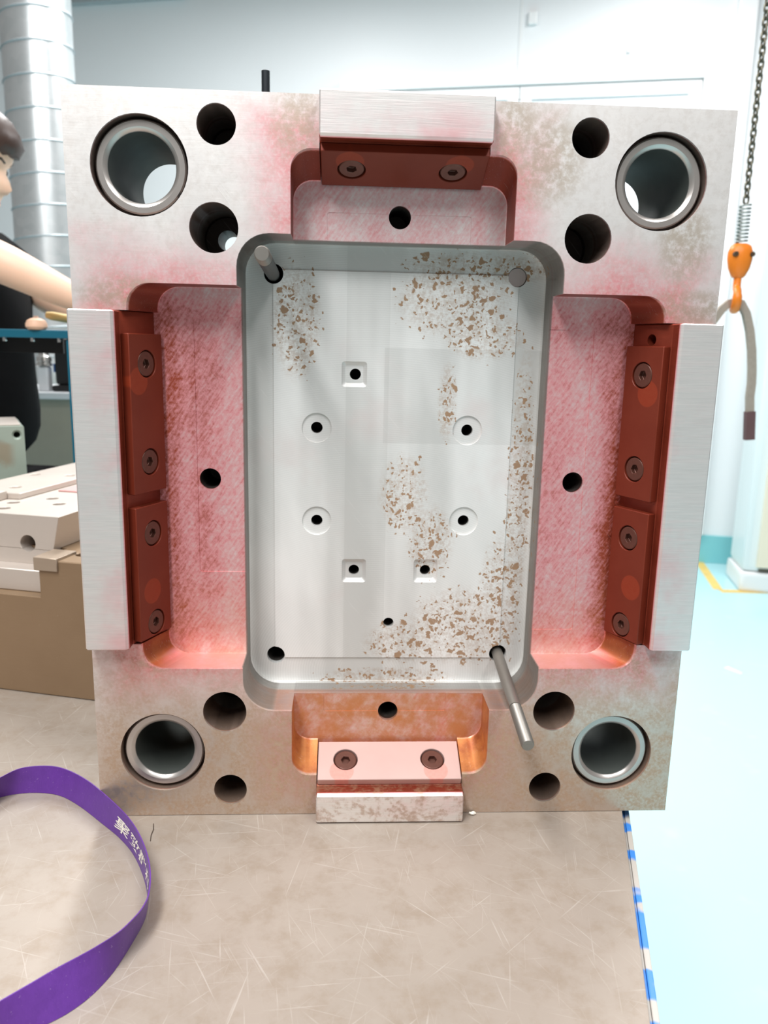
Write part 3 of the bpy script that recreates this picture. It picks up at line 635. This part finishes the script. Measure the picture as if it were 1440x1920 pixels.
def mast():
    root = empty('stand_column', 'thin black rod rising behind the top edge of the upright plate', 'stand', (-0.149, 0.36, 0.0))
    blk = plain('blackened_steel', (0.025, 0.03, 0.035), 0.35, 0.4)
    bm = bmesh.new(); cyl(bm, (0, 0, 0.0505), (0, 0, 0.7815), 0.0052, n=20); new_obj('rod', bm, blk, root)
    bm = bmesh.new(); box(bm, -0.025, 0.025, -0.03, 0.03, 0.0003, 0.0505, 0.003); new_obj('magnetic_base', bm, blk, root)
mast()

# ------------------------------------------------------------------ background machine side
def duct():
    n = NT('galvanised_sheet'); n1 = n.noise(7, 3); sp = n.vor(30)[1]
    sep = n.t.nodes.new('ShaderNodeSeparateXYZ'); n.t.links.new(sp, sep.inputs[0])
    c = n.mix(sep.outputs[0], (0.74, 0.79, 0.80), (0.82, 0.86, 0.87))
    m = n.set(**{'Base Color': c, 'Metallic': 0.85, 'Roughness': 0.33})
    root = empty('air_duct', 'galvanised spiral air duct running up the wall at the left', 'duct', (-1.213, 2.62, FLOOR))
    R = 0.127
    bm = bmesh.new(); cyl(bm, (0, 0, 0), (0, 0, 3.6), R, n=48); new_obj('duct_pipe', bm, m, root, 30)
    seam = None; k = 0; z = 0.08
    while z < 3.55:
        if not seam:
            bm = bmesh.new(); tube(bm, [((R + 0.0006) * cos(2 * pi * i / 48), (R + 0.0006) * sin(2 * pi * i / 48), 0.012 * cos(2 * pi * i / 48)) for i in range(48)], 0.004, 6, closed=True)
            seam = new_obj('seam', bm, plain('dull_zinc', (0.42, 0.47, 0.49), 0.5, 0.5), root, 40); o = seam
        else: o = inst(seam, root)
        o.location = (0, 0, z); z += 0.113
duct()
def machine():
    teal = plain('teal_machine_paint', (0.006, 0.115, 0.18), 0.35, 0.1); blk = plain('black_machine_panel', (0.006, 0.006, 0.007), 0.6)
    wht = plain('white_machine_paint', (0.70, 0.73, 0.75), 0.4); bei = plain('beige_cabinet_paint', (0.36, 0.34, 0.27), 0.45); chrome = plain('bright_steel', (0.7, 0.7, 0.68), 0.25, 0.9)
    rt = empty('machine_stand', 'teal steel machine stand with bolts under its rail, in front of the worker', 'machine', (0, 0, FLOOR))
    T = -FLOOR; zz = T + 0.473
    bm = bmesh.new(); box(bm, -0.90, -0.568, 0.915, 0.935, zz - 0.016, zz, 0.002); box(bm, -0.90, -0.568, 0.9351, 0.975, zz - 0.010, zz - 0.003, 0.001); new_obj('rail', bm, teal, rt)
    for x in (-0.763, -0.578):
        bm = bmesh.new(); box(bm, x - 0.02, x + 0.006, 0.92, 0.965, 0, zz - 0.0165, 0.002); new_obj('leg', bm, teal, rt)
    bm = bmesh.new(); box(bm, -0.90, -0.62, 0.967, 0.975, zz - 0.046, zz - 0.0105, 0.001); new_obj('apron', bm, blk, rt)
    bolt = None
    for x in (-0.719, -0.665, -0.613):
        if not bolt:
            bm = bmesh.new(); cyl(bm, (0, 0, 0), (0, 0, -0.007), 0.0045, n=6); bolt = new_obj('bolt', bm, chrome, rt); o = bolt
        else: o = inst(bolt, rt)
        o.location = (x, 0.927, zz - 0.0162)
    # small things lying on the rail
    o = empty('rubber_knob', 'rounded peach rubber knob on the teal rail beside the worker', 'knob', (-0.655, 0.925, FLOOR + zz))
    bm = bmesh.new(); lathe(bm, (0, 0, 0), (0, 0, 1), [(0.016, 0.0), (0.0205, 0.005), (0.0205, 0.011), (0.017, 0.018), (0.009, 0.022), (0.001, 0.0232)], 24); new_obj('grip', bm, plain('peach_rubber', (0.78, 0.50, 0.35), 0.5), o)
    bm = bmesh.new(); cyl(bm, (0, 0, 0.0233), (0, 0, 0.026), 0.005, n=12); new_obj('cap', bm, plain('peach_rubber_cap', (0.85, 0.62, 0.5), 0.5), o)
    o = empty('tool_handle', 'yellow wooden tool handle lying over the teal rail by the plate', 'tool', (-0.652, 0.955, FLOOR + zz + 0.008))
    bm = bmesh.new(); lathe(bm, (0.004, 0, 0.022), (1, 0.25, -0.16), [(0.001, 0), (0.006, 0.002), (0.0085, 0.012), (0.0085, 0.06), (0.0065, 0.09), (0.006, 0.11)], 20); new_obj('handle', bm, plain('yellow_wood', (0.85, 0.62, 0.25), 0.5), o)
    bm = bmesh.new(); cyl(bm, (0.105, 0.025, 0.006), (0.19, 0.046, -0.0045), 0.004, n=10); new_obj('blade', bm, chrome, o)
    # cabinet behind the worker
    cb = empty('machine_cabinet', 'beige machine cabinet with white ledge and black motor behind the worker', 'machine', (0, 0, FLOOR))
    bm = bmesh.new(); box(bm, -1.25, -0.55, 1.71, 2.15, 0, T + 0.283, 0.006); new_obj('cabinet', bm, bei, cb)
    bm = bmesh.new(); box(bm, -1.27, -0.53, 1.69, 2.16, T + 0.2835, T + 0.303, 0.003); new_obj('ledge', bm, wht, cb)
    bm = bmesh.new(); box(bm, -0.965, -0.935, 1.74, 1.78, T + 0.3035, T + 0.375, 0.004); new_obj('post', bm, wht, cb)
    bm = bmesh.new(); lathe(bm, (-0.95, 1.76, T + 0.3755), (0, 0, 1), [(0.016, 0), (0.024, 0.003), (0.024, 0.010), (0.02, 0.011), (0.02, 0.016), (0.023, 0.017), (0.021, 0.030), (0.015, 0.034), (0.015, 0.038), (0.010, 0.048), (0.004, 0.052)], 24); new_obj('valve', bm, chrome, cb)
    bm = bmesh.new(); box(bm, -0.918, -0.70, 1.75, 1.95, T + 0.322, T + 0.46, 0.012); box(bm, -0.925, -0.69, 1.74, 1.96, T + 0.3035, T + 0.3215, 0.005); new_obj('motor', bm, blk, cb)
    bm = bmesh.new(); box(bm, -0.924, -0.9185, 1.76, 1.80, T + 0.36, T + 0.385, 0.001); new_obj('label_plate', bm, plain('blue_label', (0.03, 0.12, 0.35), 0.4), cb)
machine()

# ------------------------------------------------------------------ air conditioner
def aircon():
    rz = math.atan2(-0.244, 0.97)
    root = empty('cabinet_air_conditioner', 'tall cream floor-standing cabinet with pale frame and white base at the right wall', 'cabinet', (2.186, 3.357, FLOOR), rz)
    cream = plain('cream_plastic', (0.86, 0.78, 0.62), 0.35, 0, 0.02, 4); pale = plain('pale_frame_plastic', (0.76, 0.82, 0.82), 0.3, 0, 0.02, 4); base = plain('white_plastic', (0.86, 0.87, 0.87), 0.35, 0, 0.01)
    bm = bmesh.new(); box(bm, -0.03, 0.56, 0.02, 0.34, 0.11, 1.95, 0.03); new_obj('body', bm, pale, root, 40)
    bm = bmesh.new(); box(bm, -0.04, 0.57, 0.005, 0.35, 0, 0.1095, 0.02); new_obj('base', bm, base, root, 40)
    bm = bmesh.new(); box(bm, 0.035, 0.52, 0.0, 0.0199, 0.14, 1.15, 0.006); new_obj('front_panel', bm, cream, root, 40)
    bm = bmesh.new(); box(bm, 0.035, 0.52, 0.0, 0.0199, 1.16, 1.9, 0.006); new_obj('upper_panel', bm, pale, root, 40)
    bm = bmesh.new(); box(bm, 0.05, 0.5, 0.012, 0.0199, 0.1185, 0.1295, 0.001); new_obj('vent_slot', bm, plain('dark_slot', (0.12, 0.1, 0.07), 0.6), root, 0)
aircon()

# ------------------------------------------------------------------ hoist chain, hook and sling
def hoist():
    cx, cy = 0.845, 1.12
    root = empty('hoist_hook', 'dark hoist chain ending in an orange hook block at the right', 'hoist', (cx, cy, 0.56))
    cm = plain('oily_chain_steel', (0.17, 0.16, 0.12), 0.35, 0.8, 0.2); om = plain('orange_hook_paint', (0.84, 0.22, 0.015), 0.38, 0, 0.08); sm = plain('grey_spring_steel', (0.30, 0.33, 0.31), 0.35, 0.8)
    r = 0.0024; L = 0.0093; w = 0.0056
    bm = bmesh.new(); pts = []
    for i in range(20):
        a = 2 * pi * i / 20; pts.append((w * cos(a), 0, (L - w) * (1 if sin(a) > 0 else -1) + w * sin(a)) if abs(sin(a)) > 1e-6 else (w * cos(a), 0, 0))
    tube(bm, pts, r, 8, closed=True)
    src = new_obj('chain_link', bm, cm, root, 60); z = 0.795 - 0.56; k = 0
    while z < 1.62 - 0.56:
        o = src if k == 0 else inst(src, root)
        o.location = (0, 0, z); o.rotation_euler = (0, 0, 0.12 + (pi / 2 if k % 2 else 0)); z += 0.0138 * 1.0; k += 1
    bm = bmesh.new(); N = 11 * 14
    tube(bm, [(0.0115 * cos(2 * pi * i / 14), 0.0115 * sin(2 * pi * i / 14), 0.140 + 0.084 * i / N) for i in range(N + 1)], 0.0022, 6); new_obj('spring', bm, sm, root, 60)
    bm = bmesh.new(); lathe(bm, (0, 0, 0.0665), (0, 0, 1), [(0.012, 0), (0.016, 0.004), (0.024, 0.020), (0.028, 0.040), (0.028, 0.055), (0.023, 0.069), (0.016, 0.0735)], 32)
    for v in bm.verts: v.co.y *= 0.75
    hb = new_obj('hook_block', bm, om, root, 40)
    for s in (-1, 1):
        bm = bmesh.new(); cyl(bm, (s * 0.019, -0.0135, 0.1165), (s * 0.019, -0.0215, 0.1165), 0.0055, n=16); new_obj('block_bolt', bm, plain('dark_bolt', (0.12, 0.08, 0.05), 0.4, 0.6), hb)
    # the hook is seen almost edge-on
    bm = bmesh.new(); pts = [(0, 0, 0.0664), (0, 0, 0.052)]; rad = [0.0085, 0.0085]
    for i in range(15):
        a = pi / 2 + 0.15 + i / 14 * (1.42 * pi); pts.append((0, 0.023 * cos(a) - 0.0, 0.024 + 0.023 * sin(a) - 0.004)); rad.append(0.0105 if 3 < i < 11 else 0.0088 - (0.003 if i > 12 else 0))
    rot = Matrix.Rotation(-0.30, 4, 'Z')
    tube(bm, [rot @ Vector(p) for p in pts], rad, 12); new_obj('hook', bm, om, root, 60)
    # flat web sling hung over the hook
    sr = empty('lifting_sling', 'grey-brown flat web sling with dark sewn end hanging over the orange hook', 'sling', (cx, cy, 0.56))
    gm = plain('grey_webbing', (0.34, 0.29, 0.24), 0.8, 0, 0.15, 120); dm = plain('dark_sleeve', (0.12, 0.06, 0.06), 0.7, 0, 0.15, 60)
    path = [(-0.135, -0.30), (-0.115, -0.2), (-0.085, -0.1), (-0.055, -0.042), (-0.03, -0.004), (-0.014, 0.0105), (0.0, 0.013), (0.014, 0.0105), (0.029, -0.012), (0.042, -0.05), (0.052, -0.095), (0.058, -0.14), (0.0605, -0.17), (0.060, -0.20), (0.064, -0.235)]
    def strap(bm, path, w, t):
        rings = []
        for i, (x, z) in enumerate(path):
            a = Vector(path[max(0, i - 1)]); b = Vector(path[min(len(path) - 1, i + 1)]); d = (b - a).normalized(); nn = Vector((-d.y, d.x))
            ang = 0.55; hx, hy = w / 2, t / 2
            rings.append([Vector((x + nn.x * hx * s1, s2 * hy, z + nn.y * hx * s1)) for s1, s2 in ((-1, -1), (1, -1), (1, 1), (-1, 1))])
        loft(bm, rings)
    bm = bmesh.new(); strap(bm, path, 0.017, 0.012); new_obj('web', bm, gm, sr, 40)
    bm = bmesh.new(); strap(bm, [(0.0642, -0.2352), (0.067, -0.268), (0.070, -0.302)], 0.022, 0.015); new_obj('sleeve', bm, dm, sr, 40)
hoist()

# ------------------------------------------------------------------ worker
def skinned(name, nodes, edges, mat, parent, sub=2):
    """nodes: (x, y, z, rx, ry); surface grown with a Skin modifier"""
    me = bpy.data.meshes.new(name); me.from_pydata([n[:3] for n in nodes], edges, []); o = bpy.data.objects.new('tmp', me); COL.objects.link(o)
    o.modifiers.new('s', 'SKIN')
    bpy.context.view_layer.update()
    for i, v in enumerate(me.skin_vertices[0].data):
        v.radius = nodes[i][3:5]; v.use_root = (i == 0)
    m = o.modifiers.new('u', 'SUBSURF'); m.levels = sub; m.render_levels = sub
    dg = bpy.context.evaluated_depsgraph_get(); dg.update(); r = bpy.data.meshes.new_from_object(o.evaluated_get(dg)); bpy.data.objects.remove(o)
    return r
def head_bm(bm, c, fwd_tilt):
    """head facing +x; lofted cross-sections with a face profile"""
    prof = [  # z, front, back, half width
        (-0.118, 0.060, -0.035, 0.030), (-0.112, 0.083, -0.045, 0.042), (-0.100, 0.090, -0.055, 0.052), (-0.086, 0.089, -0.064, 0.058), (-0.076, 0.086, -0.070, 0.061), (-0.068, 0.091, -0.073, 0.062), (-0.060, 0.088, -0.076, 0.064), (-0.052, 0.091, -0.079, 0.065), (-0.042, 0.091, -0.083, 0.067), (-0.030, 0.092, -0.088, 0.069),
        (-0.015, 0.092, -0.093, 0.071), (0.0, 0.088, -0.097, 0.072), (0.010, 0.089, -0.099, 0.073), (0.022, 0.097, -0.100, 0.074), (0.040, 0.097, -0.101, 0.075), (0.060, 0.091, -0.099, 0.073), (0.080, 0.077, -0.091, 0.067), (0.098, 0.052, -0.073, 0.054), (0.110, 0.024, -0.046, 0.036), (0.116, -0.002, -0.02, 0.012)]
    N = 40; rings = []
    rot = Matrix.Rotation(fwd_tilt, 4, 'Y')
    for z, f, bk, w in prof:
        ring = []; cxm = (f + bk) / 2; hx = (f - bk) / 2
        for i in range(N):
            a = 2 * pi * i / N; ca, sa = cos(a), sin(a); p = 0.85
            x = cxm + hx * (abs(ca) ** p) * (1 if ca > 0 else -1); y = w * (abs(sa) ** p) * (1 if sa > 0 else -1)
            d = abs((a + pi) % (2 * pi) - pi)
            # nose
            nz = max(0, 1 - d / 0.30); nose = 0
            if -0.050 < z < 0.012: nose = (0.026 * (1 - abs((z + 0.036) / 0.048)) if z > -0.036 else 0.026 * (1 - abs((z + 0.036) / 0.016)))
            x += max(0, nose) * nz ** 1.2
            # eye sockets
            e = math.exp(-((d - 0.47) / 0.17) ** 2 - ((z - 0.004) / 0.011) ** 2); x -= 0.008 * e
            # lips
            if abs(z + 0.064) < 0.012: x += 0.003 * max(0, 1 - d / 0.35)
            ring.append(Vector(c) + rot @ Vector((x, y, z)))
        rings.append(ring)
    loft(bm, rings)
    for s in (-1, 1):   # ears
        pts = []
        for i in range(12):
            a = 2 * pi * i / 12; pts.append(Vector(c) + rot @ Vector((-0.012 + 0.014 * cos(a) , s * (0.074 + 0.005 * cos(a + 2.5)), -0.012 + 0.028 * sin(a))))
        tube(bm, pts, 0.0055, 8, closed=True)
    return rot
def worker():
    root = empty('person', 'person in black T-shirt and black trousers leaning over the machine at the left edge', 'person', (-0.93, 1.2, FLOOR))
    F = -FLOOR
    skin = plain('skin', (0.80, 0.53, 0.38), 0.5, 0, 0.05, 20, **{'Subsurface Weight': 0.1, 'Subsurface Radius': (0.02, 0.008, 0.004)})
    black = plain('black_cotton', (0.005, 0.005, 0.0055), 1.0, 0, 0.2, 40, **{'Specular IOR Level': 0.15}); hairm = plain('dark_brown_hair', (0.045, 0.022, 0.015), 0.45, 0, 0.3, 80)
    off = Vector((0.93, -1.2, F))
    def L(x, y, z): return (x + off.x, y + off.y, z + off.z)
    hc = L(-0.893, 1.2, 0.838); tilt = 0.28
    # right arm is the near one (towards the camera), left arm the far one
    nodes = [(*L(-0.93, 1.2, 0.60), .05, .05), (*L(-0.92, 1.2, 0.68), .05, .048), (*L(-0.905, 1.2, 0.76), .047, .045),
             (*L(-0.90, 1.03, 0.655), .05, .05), (*L(-0.83, 0.955, 0.645), .046, .046), (*L(-0.745, 0.90, 0.612), .041, .043), (*L(-0.69, 0.885, 0.592), .043, .041), (*L(-0.60, 0.90, 0.548), .034, .032), (*L(-0.525, 0.92, 0.515), .024, .021),
             (*L(-0.90, 1.37, 0.655), .05, .05), (*L(-0.84, 1.38, 0.595), .044, .044), (*L(-0.775, 1.33, 0.555), .040, .040), (*L(-0.70, 1.28, 0.525), .036, .035), (*L(-0.60, 1.2, 0.49), .024, .022)]
    edges = [(0, 1), (1, 2), (1, 3), (3, 4), (4, 5), (5, 6), (6, 7), (7, 8), (1, 9), (9, 10), (10, 11), (11, 12), (12, 13)]
    # hands: palm and five fingers each
    def hand(wi, d, side):
        d = Vector(d).normalized(); up = Vector((0, 0, 1)); s_ = d.cross(up).normalized() * side; base = Vector(nodes[wi][:3])
        p = base + d * 0.05; nodes.append((*p, .020, .030)); pi_ = len(nodes) - 1; edges.append((wi, pi_))
        for k in range(4):
            o_ = (k - 1.5) * 0.018; ln = (0.075, 0.085, 0.08, 0.062)[k]; prev = pi_
            for j, t in enumerate((0.35, 0.68, 1.0)):
                q = p + d * (0.03 + ln * t * (1 - .12 * j)) + s_ * o_ * 1.05 - Vector((0, 0, 0.018 * j * j / 2 + .004))
                nodes.append((*q, .0088 - .001 * j, .0088 - .001 * j)); edges.append((prev, len(nodes) - 1)); prev = len(nodes) - 1
        q = base + d * 0.035 - s_ * 0.03; nodes.append((*q, .011, .011)); edges.append((pi_, len(nodes) - 1)); a = len(nodes) - 1
        q = base + d * 0.075 - s_ * 0.045 - Vector((0, 0, .01)); nodes.append((*q, .0092, .0092)); edges.append((a, len(nodes) - 1))
    hand(8, (0.8, 0.2, -0.35), 1); hand(13, (0.75, -0.5, -0.25), -1)
    me = skinned('body', nodes, edges, skin, root)
    bm = bmesh.new(); bm.from_mesh(me); rot = head_bm(bm, hc, tilt)
    new_obj('body', bm, skin, root, 60, True)
    H = lambda x, y, z: Vector(hc) + rot @ Vector((x, y, z))
    for s in (-1, 1):
        bm = bmesh.new(); bmesh.ops.create_icosphere(bm, subdivisions=2, radius=0.0115, matrix=Matrix.Translation(H(0.074, s * 0.031, 0.003))); new_obj('eye', bm, plain('dark_eye', (0.03, 0.02, 0.015), 0.2), root, 60)
        bm = bmesh.new(); tube(bm, [H(0.093, s * 0.014, 0.021), H(0.091, s * 0.03, 0.026), H(0.079, s * 0.046, 0.023)], 0.0032, 8); new_obj('eyebrow', bm, hairm, root, 60)
    bm = bmesh.new(); tube(bm, [H(0.080, -0.022, -0.0645), H(0.0895, -0.010, -0.064), H(0.092, 0, -0.0635), H(0.0895, 0.010, -0.064), H(0.080, 0.022, -0.0645)], 0.0026, 8); new_obj('mouth', bm, plain('lips', (0.5, 0.2, 0.16), 0.45), root, 60)
    # hair: cap with a fringe that juts over the forehead
    bm = bmesh.new(); rings = []
    for (z, f, bk, w) in ((-0.045, -0.035, -0.098, 0.066), (-0.02, -0.022, -0.108, 0.078), (0.012, -0.004, -0.112, 0.083), (0.028, 0.07, -0.114, 0.085), (0.042, 0.114, -0.114, 0.086), (0.062, 0.117, -0.113, 0.085), (0.085, 0.107, -0.106, 0.079), (0.108, 0.082, -0.09, 0.066), (0.124, 0.048, -0.064, 0.046), (0.130, 0.01, -0.03, 0.018)):
        ring = []
        for i in range(36):
            a = 2 * pi * i / 36; wv = 1 + 0.02 * sin(i * 5.1 + z * 160); ring.append(H((f + bk) / 2 + (f - bk) / 2 * cos(a) * wv, w * sin(a) * wv, z + 0.004 * sin(i * 3.3)))
        rings.append(ring)
    loft(bm, rings); new_obj('hair', bm, hairm, root, 60)
    # clothes
    def cloth(name, nodes, edges, sub=2):
        me = skinned(name, [(*L(*n[:3]), *n[3:]) for n in nodes], edges, black, root, sub); return link_mesh(name, me, black, root, 60)
    cloth('t_shirt', [(-0.91, 1.2, 0.14, .15, .17), (-0.928, 1.2, 0.33, .13, .17), (-0.935, 1.2, 0.50, .115, .175), (-0.925, 1.2, 0.61, .09, .15), (-0.922, 1.2, 0.66, .062, .07), (-0.905, 1.06, 0.652, .074, .074), (-0.85, 0.975, 0.650, .072, .072), (-0.795, 0.932, 0.634, .070, .070), (-0.905, 1.34, 0.652, .066, .066), (-0.87, 1.39, 0.61, .068, .068), (-0.845, 1.39, 0.59, .066, .066)],
          [(0, 1), (1, 2), (2, 3), (3, 4), (3, 5), (5, 6), (6, 7), (3, 8), (8, 9), (9, 10)])
    cloth('trousers', [(-0.885, 1.2, 0.13, .15, .145), (-0.865, 1.10, 0.03, .118, .11), (-0.84, 1.10, -0.34, .10, .09), (-0.93, 1.10, -0.765, .06, .06), (-0.865, 1.30, 0.03, .118, .11), (-0.86, 1.30, -0.34, .10, .09), (-0.93, 1.30, -0.765, .06, .06)], [(0, 1), (1, 2), (2, 3), (0, 4), (4, 5), (5, 6)])
    for y in (1.10, 1.30):
        bm = bmesh.new()
        loft(bm, [[Vector(L(-0.885 + sx * cos(2 * pi * i / 20), y + sy * sin(2 * pi * i / 20), FLOOR + z)) for i in range(20)] for sx, sy, z in ((0.13, 0.045, 0.0), (0.135, 0.048, 0.02), (0.125, 0.046, 0.04), (0.09, 0.04, 0.065), (0.05, 0.035, 0.08))])
        new_obj('shoe', bm, plain('black_shoe', (0.02, 0.02, 0.02), 0.5), root, 60)
worker()
